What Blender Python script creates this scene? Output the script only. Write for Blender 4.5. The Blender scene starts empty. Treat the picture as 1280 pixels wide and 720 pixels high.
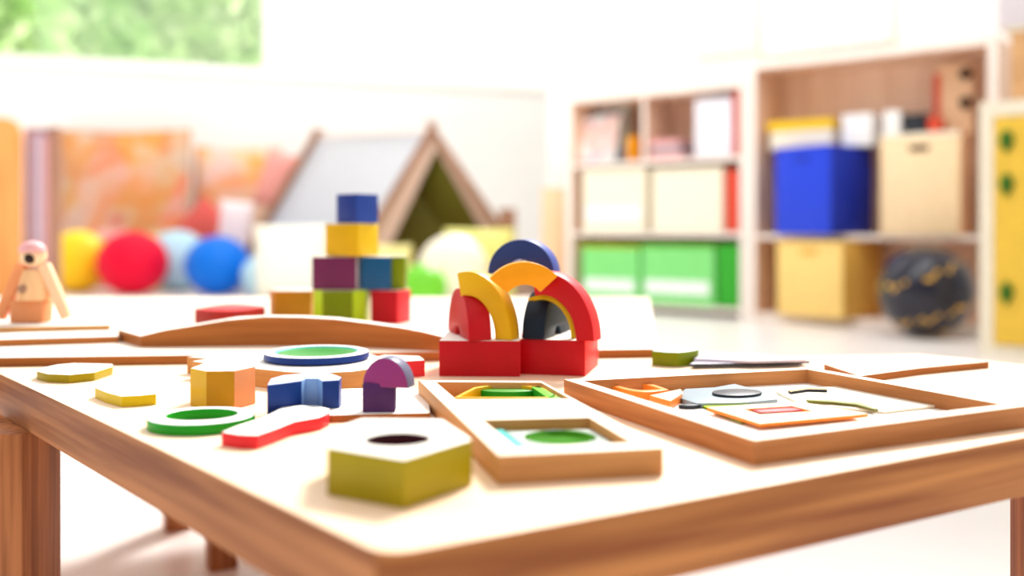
import bpy, bmesh, math, random
from mathutils import Vector, Matrix, noise
random.seed(7)
C = bpy.context.scene.collection
HC, F, HY = 0.57, 1200.0, 286.0      # eye height, focal length in pixels, horizon row
T = 0.42                             # near table top
T2 = 0.43                            # far table top

def W(px, py, z):                    # point at height z seen at a pixel
    Y = F * (HC - z) / (py - HY)
    return Vector(((px - 640) / F * Y, Y, z))
def A(px, py, Y):
    return Vector(((px - 640) / F * Y, Y, HC - (py - HY) / F * Y))
def P2(pts, z): return [tuple(W(x, y, z)[:2]) for x, y in pts]

# ------------------------------------------------------------------ materials
def new_mat(name):
    m = bpy.data.materials.new(name); m.use_nodes = True
    nt = m.node_tree; b = nt.nodes['Principled BSDF']
    return m, nt, b
def paint(name, col, rough=0.42, coat=0.0, var=0.06, scale=30, spec=0.22):
    m, nt, b = new_mat(name)
    tc = nt.nodes.new('ShaderNodeTexCoord'); n = nt.nodes.new('ShaderNodeTexNoise')
    n.inputs['Scale'].default_value = scale; n.inputs['Detail'].default_value = 3
    r = nt.nodes.new('ShaderNodeValToRGB')
    r.color_ramp.elements[0].position = .3; r.color_ramp.elements[1].position = .7
    r.color_ramp.elements[0].color = [c * (1 - var) for c in col] + [1]
    r.color_ramp.elements[1].color = [min(1, c * (1 + var)) for c in col] + [1]
    nt.links.new(tc.outputs['Object'], n.inputs['Vector']); nt.links.new(n.outputs['Fac'], r.inputs['Fac'])
    nt.links.new(r.outputs['Color'], b.inputs['Base Color'])
    b.inputs['Roughness'].default_value = rough; b.inputs['Coat Weight'].default_value = coat
    b.inputs['Coat Roughness'].default_value = .15
    b.inputs['Specular IOR Level'].default_value = spec
    return m
def wood(name, c1, c2, axis=0, rough=.45, scale=9, coat=0.0, rot=0.0, stretch=12, spec=.4):
    m, nt, b = new_mat(name); L = nt.links.new
    tc = nt.nodes.new('ShaderNodeTexCoord'); mp = nt.nodes.new('ShaderNodeMapping')
    s = [stretch, stretch, stretch]
    if axis == 3: s = [1.0, 1.0, stretch]
    else: s[axis] = 1.0
    mp.inputs['Scale'].default_value = s; mp.inputs['Rotation'].default_value = (0, 0, 0)
    pre = nt.nodes.new('ShaderNodeMapping'); pre.inputs['Rotation'].default_value = (0, 0, rot)
    n = nt.nodes.new('ShaderNodeTexNoise'); n.inputs['Scale'].default_value = scale; n.inputs['Detail'].default_value = 6
    n.inputs['Distortion'].default_value = .12
    n2 = nt.nodes.new('ShaderNodeTexNoise'); n2.inputs['Scale'].default_value = scale * .25; n2.inputs['Detail'].default_value = 2
    mx = nt.nodes.new('ShaderNodeMath'); mx.operation = 'ADD'
    hf = nt.nodes.new('ShaderNodeMath'); hf.operation = 'MULTIPLY'; hf.inputs[1].default_value = .5
    r = nt.nodes.new('ShaderNodeValToRGB')
    r.color_ramp.elements[0].position = .38; r.color_ramp.elements[1].position = .62
    r.color_ramp.elements[0].color = (*c1, 1); r.color_ramp.elements[1].color = (*c2, 1)
    L(tc.outputs['Object'], pre.inputs['Vector']); L(pre.outputs['Vector'], mp.inputs['Vector'])
    L(mp.outputs['Vector'], n.inputs['Vector']); L(mp.outputs['Vector'], n2.inputs['Vector'])
    L(n.outputs['Fac'], mx.inputs[0]); L(n2.outputs['Fac'], mx.inputs[1]); L(mx.outputs[0], hf.inputs[0]); L(hf.outputs[0], r.inputs['Fac'])
    L(r.outputs['Color'], b.inputs['Base Color']); b.inputs['Roughness'].default_value = rough
    b.inputs['Coat Weight'].default_value = coat; b.inputs['Coat Roughness'].default_value = .2
    b.inputs['Specular IOR Level'].default_value = spec
    return m
def fabric_pattern(name, cols, scale):
    m, nt, b = new_mat(name); L = nt.links.new
    tc = nt.nodes.new('ShaderNodeTexCoord')
    v = nt.nodes.new('ShaderNodeTexVoronoi'); v.inputs['Scale'].default_value = scale
    n = nt.nodes.new('ShaderNodeTexNoise'); n.inputs['Scale'].default_value = scale * .7; n.inputs['Detail'].default_value = 2
    r = nt.nodes.new('ShaderNodeValToRGB'); cr = r.color_ramp
    while len(cr.elements) < len(cols): cr.elements.new(.5)
    for i, c in enumerate(cols):
        cr.elements[i].position = .25 + .5 * i / (len(cols) - 1); cr.elements[i].color = (*c, 1)
    mx = nt.nodes.new('ShaderNodeMix'); mx.data_type = 'RGBA'; mx.inputs['Factor'].default_value = .12
    L(tc.outputs['Object'], v.inputs['Vector']); L(tc.outputs['Object'], n.inputs['Vector'])
    L(n.outputs['Fac'], r.inputs['Fac']); L(r.outputs['Color'], mx.inputs[6]); L(v.outputs['Color'], mx.inputs[7])
    L(mx.outputs[2], b.inputs['Base Color']); b.inputs['Roughness'].default_value = .9
    return m

pale = wood('wood_top_glare', (.97, .66, .44), (.98, .74, .52), rough=.5, spec=.3)  # upward faces only: strong top light put into the wood colour
pale_b = wood('block_top_glare', (1.0, .90, .78), (1.0, .95, .86), rough=.5, spec=.3)  # whitened top faces of coloured blocks; the glare is in the colour
table_edge = wood('table_edge_wood', (.22, .068, .022), (.50, .205, .075), axis=3, scale=4, rough=.55, stretch=30, spec=.2)  # the table's wood darkened, edge shade put into the colour
table_front = wood('table_front_wood', (.25, .075, .02), (.55, .225, .066), axis=3, scale=4, rough=.55, stretch=28, spec=.2)  # front edge of that wood, its shade likewise in the colour
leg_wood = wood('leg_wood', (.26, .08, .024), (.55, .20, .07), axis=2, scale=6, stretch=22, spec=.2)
arc_wood = wood('arc_wood', (.36, .115, .022), (.52, .18, .042), axis=3, scale=7, stretch=16, rough=.55, spec=.2)
tray_wood = wood('tray_wood', (.38, .145, .045), (.60, .255, .085), axis=3, scale=8, stretch=18, rough=.55, spec=.2)
tray_wood2 = wood('tray_wood_light', (.48, .22, .075), (.66, .33, .12), axis=3, scale=8, stretch=18, rough=.55, spec=.2)
tray_in = wood('tray_inner_wood', (.55, .25, .075), (.72, .35, .12), axis=3, scale=8, stretch=14, rough=.55, spec=.2)
pale_tray = wood('tray_rim_glare', (.95, .74, .55), (1.0, .82, .64), rough=.5, spec=.3)  # tray tops bleached, glare mixed into the wood colour
shelf_wood = wood('shelf_wood', (.80, .52, .36), (.90, .64, .47), axis=2, scale=3)
shelf_edge = wood('shelf_edge', (.93, .82, .74), (.97, .88, .80), axis=2, scale=3)
crate_wood = wood('crate_wood', (.62, .32, .13), (.78, .45, .20), scale=3)
orange_wood = wood('orange_wood', (.72, .26, .06), (.84, .36, .10), axis=2, scale=3)
brown_wood = wood('brown_wood', (.27, .12, .065), (.40, .20, .12), axis=2, scale=3)
toy_wood = wood('toy_wood', (.82, .42, .18), (.92, .55, .27), axis=2, scale=8)
M = {}
def col(n, c, **k): M[n] = paint(n, c, **k); return M[n]
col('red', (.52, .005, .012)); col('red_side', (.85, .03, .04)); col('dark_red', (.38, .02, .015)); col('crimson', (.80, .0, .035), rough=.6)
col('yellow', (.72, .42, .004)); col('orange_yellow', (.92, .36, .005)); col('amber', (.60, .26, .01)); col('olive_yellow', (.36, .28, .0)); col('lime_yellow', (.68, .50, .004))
col('blue', (.008, .04, .22)); col('mid_blue', (.01, .09, .22)); col('navy', (.006, .017, .035)); col('sky_blue', (.24, .42, .75)); col('vivid_blue', (.02, .06, .68))
col('ball_blue', (.0, .17, .75), rough=.45); col('pale_blue', (.50, .76, .88), rough=.5); col('ball_yellow', (1, .62, .015), rough=.45); col('purple', (.16, .022, .085)); col('violet', (.27, .035, .20)); col('indigo', (.075, .022, .13))
col('green', (.02, .27, .015)); col('leaf_green', (.20, .26, .0)); col('lime', (.50, .70, .01)); col('bright_green', (.16, .55, .03)); col('ring_green', (.01, .33, .012)); col('mint', (.55, .95, .72)); col('teal', (.12, .62, .55))
col('maroon', (.06, .004, .01)); col('white', (.93, .92, .90)); col('cream', (.95, .86, .68)); col('bluegrey', (.30, .39, .43)); col('charcoal', (.03, .035, .045))
col('orange', (.92, .26, .03)); col('peach', (.93, .62, .38)); col('pink', (.9, .45, .45)); col('lilac', (.66, .62, .72)); col('grey', (.35, .36, .4)); col('mauve', (.40, .22, .24))
col('box_yellow', (.96, .66, .22)); col('cabinet_yellow', (.93, .60, .07)); col('tan', (.97, .72, .44)); col('darkgreen', (.05, .16, .01)); col('dark', (.03, .012, .008)); col('scarlet', (.75, .08, .04))
col('olive', (.16, .15, .02)); col('green_box', (.24, .74, .22)); col('green_box_dark', (.04, .40, .03)); col('canvas', (.66, .68, .72), rough=.9); col('tentpeach', (.74, .54, .43), rough=.9)
col('label_white', (.92, .97, .92)); col('gold', (.75, .42, .08)); col('terracotta', (.8, .3, .12)); col('wall', (.95, .935, .91), rough=.9, coat=0, var=.01, scale=3); col('floor', (.95, .90, .87), rough=.35, coat=.1, var=.02, scale=2)
col('sill', (.93, .91, .88)); col('trunk', (.25, .16, .1)); col('black', (.010, .009, .022), rough=.22, coat=.6)
def leafmat(name, c1, c2):
    m = paint(name, c1, rough=.6, coat=0, var=.0, scale=2)
    r = [n for n in m.node_tree.nodes if n.type == 'VALTORGB'][0]
    r.color_ramp.elements[0].color = (*c1, 1); r.color_ramp.elements[1].color = (*c2, 1)
    b = m.node_tree.nodes['Principled BSDF']
    return m
leafA = leafmat('leaf_a', (.36, .66, .13), (.85, .97, .62)); leafB = leafmat('leaf_b', (.20, .46, .08), (.62, .85, .40))
flower1 = fabric_pattern('floral_one', [(.72, .16, .14), (.74, .42, .24), (.80, .26, .05), (.78, .48, .32), (.62, .17, .12)], 3.0)
flower2 = fabric_pattern('floral_two', [(.84, .36, .28), (.86, .62, .50), (.88, .58, .44), (.88, .36, .08), (.86, .66, .56)], 3.2)

def glass_mat():
    m = bpy.data.materials.new('window_glass'); m.use_nodes = True; nt = m.node_tree
    for n in list(nt.nodes): nt.nodes.remove(n)
    o = nt.nodes.new('ShaderNodeOutputMaterial'); t = nt.nodes.new('ShaderNodeBsdfTransparent'); g = nt.nodes.new('ShaderNodeBsdfGlossy')
    g.inputs['Roughness'].default_value = .02; t.inputs['Color'].default_value = (.97, .99, .97, 1)
    mx = nt.nodes.new('ShaderNodeMixShader'); mx.inputs[0].default_value = .03
    nt.links.new(t.outputs[0], mx.inputs[1]); nt.links.new(g.outputs[0], mx.inputs[2]); nt.links.new(mx.outputs[0], o.inputs[0])
    return m
glass = glass_mat()

# ------------------------------------------------------------------ object helpers
ORG = {}
def tag(o, label=None, cat=None, group=None, kind=None):
    if label: o['label'] = label
    if cat: o['category'] = cat
    if group: o['group'] = group
    if kind: o['kind'] = kind
    return o
def thing(name, label, cat, loc, group=None):
    o = bpy.data.objects.new(name, None); C.objects.link(o); o.location = loc; o.empty_display_size = .05
    ORG[o.name] = Vector(loc); return tag(o, label, cat, group)
def link(name, me, mats, parent=None, smooth=None):
    if not isinstance(mats, (list, tuple)): mats = [mats]
    idx = [p.material_index for p in me.polygons]
    me.materials.clear()
    for m in mats: me.materials.append(m)
    me.polygons.foreach_set('material_index', [min(i, len(mats) - 1) for i in idx])
    if parent is None:
        xs = [v.co for v in me.vertices]
        lo = Vector([min(v[i] for v in xs) for i in range(3)]); hi = Vector([max(v[i] for v in xs) for i in range(3)])
        org = Vector(((lo.x + hi.x) / 2, (lo.y + hi.y) / 2, lo.z))
    else: org = ORG[parent.name]
    me.transform(Matrix.Translation(-org))
    o = bpy.data.objects.new(name, me); C.objects.link(o)
    if parent is None: o.location = org
    else: o.parent = parent
    ORG[o.name] = org
    if smooth is not None:
        for p in me.polygons: p.use_smooth = True
        if smooth < 180:
            me.set_sharp_from_angle(angle=math.radians(smooth))
    return o
def plate_mesh(outlines, z0, z1, bevel=.0008, classify=None, mtx=None, curve_res=1):
    """a flat piece cut to one outline (others are holes), with eased edges"""
    cu = bpy.data.curves.new('c', 'CURVE'); cu.dimensions = '2D'; cu.fill_mode = 'BOTH'
    for pts in outlines:
        s = cu.splines.new('POLY'); s.points.add(len(pts) - 1)
        for i, p in enumerate(pts): s.points[i].co = (p[0], p[1], 0, 1)
        s.use_cyclic_u = True
    h = (z1 - z0) / 2; cu.bevel_depth = bevel; cu.bevel_resolution = 1; cu.extrude = max(h - bevel, 1e-5); cu.offset = -bevel
    ob = bpy.data.objects.new('c', cu); C.objects.link(ob)
    dg = bpy.context.evaluated_depsgraph_get(); dg.update()
    me = bpy.data.meshes.new_from_object(ob.evaluated_get(dg))
    bpy.data.objects.remove(ob); bpy.data.curves.remove(cu)
    me.transform(Matrix.Translation((0, 0, (z0 + z1) / 2)))
    bm = bmesh.new(); bm.from_mesh(me); bmesh.ops.remove_doubles(bm, verts=bm.verts, dist=1e-5); bmesh.ops.recalc_face_normals(bm, faces=bm.faces)
    for f in bm.faces:
        f.material_index = (classify(f) if classify else (1 if f.normal.z > .8 else 0)); f.smooth = False
    bm.to_mesh(me); bm.free()
    if mtx: me.transform(mtx)
    return me
def plate(name, outlines, z0, z1, mats, parent=None, **k):
    me = plate_mesh(outlines, z0, z1, **k)
    return link(name, me, mats, parent, smooth=35)
def circle(cx, cy, r, n=48, ry=None, rot=0):
    out = []
    for i in range(n):
        a = 2 * math.pi * i / n; x = r * math.cos(a); y = (ry or r) * math.sin(a)
        out.append((cx + x * math.cos(rot) - y * math.sin(rot), cy + x * math.sin(rot) + y * math.cos(rot)))
    return out
def box_mesh(cx, cy, z0, w, d, h, rot=0, bevel=.0012, classify=None, cap=True):
    bm = bmesh.new(); bmesh.ops.create_cube(bm, size=1)
    bmesh.ops.scale(bm, vec=(w, d, h), verts=bm.verts)
    if bevel: bmesh.ops.bevel(bm, geom=bm.edges[:], offset=bevel, segments=2, profile=.5, affect='EDGES')
    for f in bm.faces:
        if classify: f.material_index = classify(f.normal)
        else: f.material_index = 1 if f.normal.z > .9 else 0
    bmesh.ops.transform(bm, matrix=Matrix.Translation((cx, cy, z0 + h / 2)) @ Matrix.Rotation(rot, 4, 'Z'), verts=bm.verts)
    me = bpy.data.meshes.new('b'); bm.to_mesh(me); bm.free(); return me
def box(name, cx, cy, z0, w, d, h, mats, parent=None, rot=0, **k):
    if not isinstance(mats, (list, tuple)): mats = [mats, mats]
    return link(name, box_mesh(cx, cy, z0, w, d, h, rot, **k), mats, parent, smooth=35)
def bm_join(meshes):
    bm = bmesh.new()
    for m in meshes: bm.from_mesh(m)
    me = bpy.data.meshes.new('j'); bm.to_mesh(me); bm.free(); return me
def bar_mesh(a, b, w, d, up=Vector((0, 0, 1))):
    a = Vector(a); b = Vector(b); z = (b - a).normalized(); x = up.cross(z)
    if x.length < 1e-4: x = Vector((1, 0, 0))
    x.normalize(); y = z.cross(x)
    m = Matrix(((x.x, y.x, z.x, 0), (x.y, y.y, z.y, 0), (x.z, y.z, z.z, 0), (0, 0, 0, 1)))
    bm = bmesh.new(); bmesh.ops.create_cube(bm, size=1); L = (b - a).length
    bmesh.ops.scale(bm, vec=(w, d, L), verts=bm.verts); bmesh.ops.bevel(bm, geom=bm.edges[:], offset=min(w, d) * .08, segments=1, affect='EDGES')
    bmesh.ops.transform(bm, matrix=Matrix.Translation((a + b) / 2) @ m, verts=bm.verts)
    me = bpy.data.meshes.new('bar'); bm.to_mesh(me); bm.free(); return me
def ball_mesh(c, r, sz=1.0, n=48, classify=None, sx=1.0):
    bm = bmesh.new(); bmesh.ops.create_uvsphere(bm, u_segments=n, v_segments=n // 2, radius=r)
    bmesh.ops.scale(bm, vec=(sx, sx, sz), verts=bm.verts)
    if classify:
        for f in bm.faces: f.material_index = classify(f.calc_center_median() / r)
    bmesh.ops.translate(bm, vec=c, verts=bm.verts)
    me = bpy.data.meshes.new('s'); bm.to_mesh(me); bm.free(); return me
def lathe_mesh(prof, c, n=48, mi=None):
    bm = bmesh.new(); rings = []
    for r, z in prof:
        if r < 1e-6: rings.append([bm.verts.new((c[0], c[1], c[2] + z))])
        else: rings.append([bm.verts.new((c[0] + r * math.cos(2 * math.pi * i / n), c[1] + r * math.sin(2 * math.pi * i / n), c[2] + z)) for i in range(n)])
    for k in range(len(rings) - 1):
        a, b = rings[k], rings[k + 1]
        for i in range(n):
            j = (i + 1) % n
            if len(a) == 1 and len(b) == 1: continue
            f = bm.faces.new([a[0], b[j], b[i]] if len(a) == 1 else ([a[i], a[j], b[0]] if len(b) == 1 else [a[i], a[j], b[j], b[i]]))
            if mi: f.material_index = mi[k]
    bmesh.ops.recalc_face_normals(bm, faces=bm.faces)
    me = bpy.data.meshes.new('l'); bm.to_mesh(me); bm.free(); return me
def cushion_mesh(c, w, d, h, rx=0, ry=0, rz=0, puff=.5):
    bm = bmesh.new(); bmesh.ops.create_cube(bm, size=2)
    bmesh.ops.subdivide_edges(bm, edges=bm.edges[:], cuts=7, use_grid_fill=True)
    for v in bm.verts:
        x, y, z = v.co; e = (1 - abs(x) ** 3) * (1 - abs(z) ** 3)
        k = .25 + .75 * max(0, e) ** puff
        v.co = Vector((x * w / 2 * (1 - .04 * (1 - abs(z))), y * d / 2 * k, z * h / 2 * (1 - .04 * (1 - abs(x)))))
    R = Matrix.Rotation(rz, 4, 'Z') @ Matrix.Rotation(ry, 4, 'Y') @ Matrix.Rotation(rx, 4, 'X')
    bmesh.ops.transform(bm, matrix=Matrix.Translation(c) @ R, verts=bm.verts)
    me = bpy.data.meshes.new('cu'); bm.to_mesh(me); bm.free(); return me
def struct(o): o['kind'] = 'structure'; return o

# ================================================================== THE ROOM
struct(box('floor', 0, 6.5, -.1, 26, 18, .1, M['floor'], bevel=0))
# back wall under and round the windows, receding to the right
bw0 = Vector((-5.07, 9.5)); bwd = Vector((2.78, 1)).normalized(); bwn = Vector((-bwd.y, bwd.x))
ang = math.atan2(bwd.y, bwd.x)
def bwp(s, off=0): return bw0 + bwd * s + bwn * off
def bwbox(s0, s1, z0, z1, o0=0, o1=.2):
    c = bwp((s0 + s1) / 2, (o0 + o1) / 2); return box_mesh(c.x, c.y, z0, s1 - s0, o1 - o0, z1 - z0, ang, bevel=0)
SILL = 2.24
s_end = 8.2
sw = 2.60   # end of the green window
struct(link('wall_back', bm_join([bwbox(-3.6, s_end, 0, SILL), bwbox(-3.6, s_end, 4.3, 5.0), bwbox(sw, sw + .25, SILL, 4.3), bwbox(6.2, s_end, SILL, 4.3), bwbox(-3.6, -3.3, SILL, 4.3)]), [M['wall']]))
win = struct(link('window_1', bm_join([bwbox(-3.3, sw, SILL, SILL + .07, .02, .12), bwbox(-3.3, sw, 4.2, 4.3, .02, .12), bwbox(sw - .06, sw, SILL, 4.3, .02, .12)]), [M['sill']]))
link('window_pane', bwbox(-3.3, sw - .05, SILL + .05, 4.25, .06, .07), [glass], win)
win2 = struct(link('window_2', bm_join([bwbox(sw + .25, 6.2, SILL, SILL + .07, .02, .12), bwbox(sw + .25, 6.2, 4.2, 4.3, .02, .12)]), [M['sill']]))
link('window_pane', bwbox(sw + .25, 6.2, SILL + .05, 4.25, .06, .07), [glass], win2)
bl_m, bl_nt, bl_b = new_mat('roller_blind_cloth'); bl_b.inputs['Base Color'].default_value = (.95, .95, .93, 1); bl_b.inputs['Roughness'].default_value = .9
tl = bl_nt.nodes.new('ShaderNodeBsdfTranslucent'); tl.inputs['Color'].default_value = (1, 1, .98, 1); mxs = bl_nt.nodes.new('ShaderNodeMixShader'); mxs.inputs[0].default_value = .5
bl_nt.links.new(bl_b.outputs[0], mxs.inputs[1]); bl_nt.links.new(tl.outputs[0], mxs.inputs[2]); bl_nt.links.new(mxs.outputs[0], bl_nt.nodes['Material Output'].inputs[0])
link('roller_blind', bwbox(sw + .27, 6.15, SILL + .03, 4.28, -.03, -.02), [bl_m], win2)
struct(link('trim_1', bwbox(-3.6, s_end, SILL - .06, SILL, -.05, 0), [M['sill']]))     # window board
# wall behind the shelves and its return
ud = Vector((.789, -.615)); nd = Vector((.615, .789)); S0 = Vector((1.475, 6.0)); uang = math.atan2(ud.y, ud.x)
def sp(u, w=0): return S0 + ud * u + nd * w
def sbox(u0, u1, w0, w1, z0, z1, **k):
    c = sp((u0 + u1) / 2, (w0 + w1) / 2); return box_mesh(c.x, c.y, z0, u1 - u0, w1 - w0, z1 - z0, uang, **k)
def SU(px, w=0):
    b = S0 + nd * w; k = (px - 640) / F
    return (k * b.y - b.x) / (ud.x - ud.y * k)
def SZ(px, py, w=0):
    p = sp(SU(px, w), w); return HC - (py - HY) / F * p.y
struct(link('wall_right', sbox(-1.85, 5.0, .44, .6, 0, 5.0, bevel=0), [M['wall']]))
e0 = sp(-1.85, .52); e1 = bwp(8.0, .1); mid = (e0 + e1) / 2; dv = e1 - e0
struct(link('wall_return', box_mesh(mid.x, mid.y, 0, dv.length, .12, 5.0, math.atan2(dv.y, dv.x), bevel=0), [M['wall']]))
# whiteboard panels on the wall above the shelves
wb = thing('whiteboard', 'white board panel mounted on the wall above the tall shelf', 'whiteboard', (*sp(.6, .43), 1.7))
u0, u1 = SU(955, .42), SU(1115, .42)
link('panel', sbox(u0, u1, .405, .435, SZ(1030, 62, .42), SZ(1030, -30, .42)), [M['white'], M['white']], wb)
for ua, ub in ((u0 - .02, u0), (u1, u1 + .02)): link('edge_strip', sbox(ua, ub, .395, .438, SZ(1030, 62, .42), SZ(1030, -30, .42)), [M['cream'], M['cream']], wb)
mb = sbox(SU(870, .42), SU(948, .42), .415, .435, SZ(910, 70, .42), SZ(910, -30, .42))
MBX = tag(link('pinboard', mb, [paint('mintboard', (.70, .84, .76), rough=.9)] * 2), 'pale mint pinboard on the wall above the low shelf', 'pinboard')

# ================================================================== NEAR TABLE
nt = thing('play_table', 'light wooden play table with rounded corner in front', 'table', (.1, .8, 0))
Fp = W(480, 694, T); BL = W(-17, 459.2, T); FR = W(1600, 488, T); BR = W(1150, 442.3, T)
poly = []
e1_ = (BL - Fp).normalized(); e2_ = (FR - Fp).normalized(); r_ = .016
pa, pb = Fp + e1_ * r_, Fp + e2_ * r_
for i in range(9):
    t = i / 8; q = pa * (1 - t) ** 2 + Fp * 2 * t * (1 - t) + pb * t * t; poly.append((q.x, q.y))
poly += [(FR.x, FR.y), (BR.x, BR.y), (BL.x, BL.y)]
slab_t = .0425
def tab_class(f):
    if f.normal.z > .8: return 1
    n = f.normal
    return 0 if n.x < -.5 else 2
# top and edge faces: one wood, toned bright and dark as if lit
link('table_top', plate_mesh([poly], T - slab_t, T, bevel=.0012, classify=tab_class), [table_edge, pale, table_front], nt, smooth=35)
def post(name, px0, Y, w, z0, z1, parent, d=None, rot=0, mat=leg_wood):
    x0 = (px0 - 640) / F * Y
    return box(name, x0 + w / 2, Y + (d or w) / 2, z0, w, d or w, z1 - z0, mat, parent, rot=rot, bevel=.002)
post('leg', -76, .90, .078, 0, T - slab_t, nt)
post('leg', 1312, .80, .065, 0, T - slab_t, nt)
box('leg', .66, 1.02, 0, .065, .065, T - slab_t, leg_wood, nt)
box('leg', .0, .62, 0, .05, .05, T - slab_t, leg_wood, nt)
# ================================================================== FAR TABLE
ft = thing('play_table', 'pale wooden table pushed up behind the near table, carrying the cube tower', 'table', (-.3, 1.6, 0))
fa, fb = W(-170, 461.4, T), W(824, 447, T)
gap = Vector((0, .003, 0))
bk0, bk1 = W(-170, 371, T2), W(812, 371, T2)
fpoly = [((fa + gap).x, (fa + gap).y), ((fb + gap).x, (fb + gap).y), (bk1.x, bk1.y), (bk0.x, bk0.y)]
pale_far = wood('far_top_glare', (1.0, .80, .64), (1.0, .88, .74), rough=.5, spec=.3)  # far table top bleached, bright top light painted into its wood
link('table_top', plate_mesh([fpoly], T2 - .045, T2, bevel=.001), [arc_wood, pale_far], ft, smooth=35)
for (x, y) in ((-1.0, 1.9), (.12, 1.9), (-1.02, 1.22), (.1, 1.25)): box('leg', x, y, 0, .05, .05, T2 - .045, leg_wood, ft)
# stool with its legs under the table
st = thing('stool', 'small wooden stool standing on the floor beneath the tables', 'stool', (-.38, 1.8, 0))
la = W(277, 708, 0); lb = W(221, 660, 0)
lc = la + Vector((.28, .16, 0)); ld = lb + Vector((.28, .16, 0))
for q in (la, lb, lc, ld): box('leg', q.x, q.y, 0, .045, .045, .30, leg_wood, st, rot=.5)
cc = (la + lb + lc + ld) / 4; box('seat', cc.x, cc.y, .30, .40, .34, .025, [leg_wood, pale], st, rot=.5, bevel=.004)

# ================================================================== THINGS ON THE NEAR TABLE
# --- hexagonal block in front
z1 = T + .0272
hx = [(409, 559), (505, 574), (590, 549), (553, 524), (452, 523), (411, 537)]
hc = W(497, 549, z1)
def hex_class(f):
    c = f.calc_center_median(); n = f.normal
    if n.z > .8: return 1
    if abs(n.z) < .5 and (Vector((c.x, c.y)) - Vector((hc.x, hc.y))).length < .022: return 2
    return 0
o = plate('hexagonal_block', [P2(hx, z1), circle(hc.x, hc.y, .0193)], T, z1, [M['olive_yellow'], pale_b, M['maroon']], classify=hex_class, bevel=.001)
tag(o, 'chunky yellow-green polygon block with a round dark hole at front of table', 'toy block')
tag(link('round_peg', lathe_mesh([(0, 0), (.0182, 0), (.0185, .001), (.0185, .010), (.0175, .012), (0, .012)], (hc.x, hc.y, T)), [M['maroon']], smooth=40), 'dark maroon disc sunk in the hole of the yellow-green block', 'peg')

# --- small tray
def lerp2(q, s, t):     # q = FL, FR, BR, BL ; s across, t along
    a = q[0].lerp(q[1], s); b = q[3].lerp(q[2], s); r = a.lerp(b, t); return (r.x, r.y)
hs = .0175; zt = T + hs
Q = [W(623, 569.5, zt), W(829, 559, zt), W(677, 476, zt), W(523, 475, zt)]
def rect(q, s0, s1, t0, t1): return [lerp2(q, s0, t0), lerp2(q, s1, t0), lerp2(q, s1, t1), lerp2(q, s0, t1)]
def tray_class(q, mi=.003):
    cx = sum(p.x for p in q) / 4; cy = sum(p.y for p in q) / 4
    def f_(f):
        if f.normal.z > .8: return 1
        c = f.calc_center_median(); d = Vector((c.x - cx, c.y - cy))
        # inward facing faces get the brighter inside wood
        return 2 if f.normal.x * d.x + f.normal.y * d.y < 0 else 0
    return f_
tr = thing('sorting_tray', 'narrow two-compartment wooden tray beside the yellow-green block', 'tray', (Q[0].x, Q[0].y, T))
link('frame', plate_mesh([rect(Q, 0, 1, 0, 1), rect(Q, .15, .87, .06, .37), rect(Q, .13, .97, .66, .965)], T, zt, bevel=.0008, classify=tray_class(Q)), [tray_wood2, pale_tray, tray_in], tr, smooth=35)
link('base_board', plate_mesh([rect(Q, .02, .98, .02, .98)], T + .0004, T + .004, bevel=.0003), [tray_wood2, tray_in], tr, smooth=35)
# plate with green round hole lying in front compartment
zz = T + .0042; zp = T + .0108
gc = W(700, 546, zp)
def pc(f):
    if f.normal.z > .8: return 1
    c = f.calc_center_median(); return 2 if (Vector((c.x, c.y)) - Vector((gc.x, gc.y))).length < .026 and abs(f.normal.z) < .6 else 0
o = plate('puzzle_plate', [rect(Q, .285, .86, .07, .34), circle(gc.x, gc.y, .0240, ry=.0225)], zz, zp, [M['bluegrey'], paint('plate_top', (.42, .48, .43)), M['bright_green']], classify=pc, bevel=.0004)
tag(o, 'pale square plate with a round hole in front compartment of the narrow tray', 'puzzle piece')
o = link('green_dish', lathe_mesh([(0, .0002), (.0205, .0002), (.0218, .0058), (.0210, .0058), (.019, .0034), (.007, .0032), (0, .0044)], (gc.x, gc.y, zz)), [paint('dishgreen', (.04, .19, .004), rough=.75, spec=.05)], smooth=50)
tag(o, 'round green dish set in the hole of the pale plate', 'dish')
o = plate('teal_tile', [rect(Q, .158, .275, .08, .365)], zz, zz + .0072, [M['teal'], paint('tealtop', (.05, .42, .37))], bevel=.0004); tag(o, 'slim teal tile at left inside the narrow tray', 'tile')
# rear compartment shapes
yc = rect(Q, .2, .84, .67, .9)
pts = [W(567, 497, zz + .0105)[:2]] + [W(x, y, zz + .0105)[:2] for x, y in ((690, 497), (700, 492), (682, 484), (650, 480.5), (615, 480), (592, 484), (580, 490))]
inn = [W(x, y, zz + .0105)[:2] for x, y in ((574, 496), (687, 496), (695, 492), (677, 485.2), (650, 481.7), (617, 481.2), (595, 485.2), (584, 490.5))]
o = plate('half_moon_piece', [pts, inn], zz, zz + .0105, [M['yellow'], M['yellow']], bevel=.0004); tag(o, 'thin yellow half-moon outline in rear compartment of the narrow tray', 'puzzle piece')
gp = W(634, 490, zz + .005)
o = plate('green_oval', [circle(gp.x, gp.y, .026, ry=.017)], zz, zz + .008, [M['ring_green'], paint('ovalgreen', (.06, .28, .01))], bevel=.0006); tag(o, 'green oval piece inside the yellow half-moon outline', 'puzzle piece')
tri = [lerp2(Q, .86, .70), lerp2(Q, .955, .70), lerp2(Q, .955, .95), lerp2(Q, .88, .95)]
o = plate('green_wedge', [tri], zz, zz + .0105, [M['ring_green'], M['bright_green']], bevel=.0004); tag(o, 'green wedge piece at the right end of the rear tray compartment', 'puzzle piece')

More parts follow.
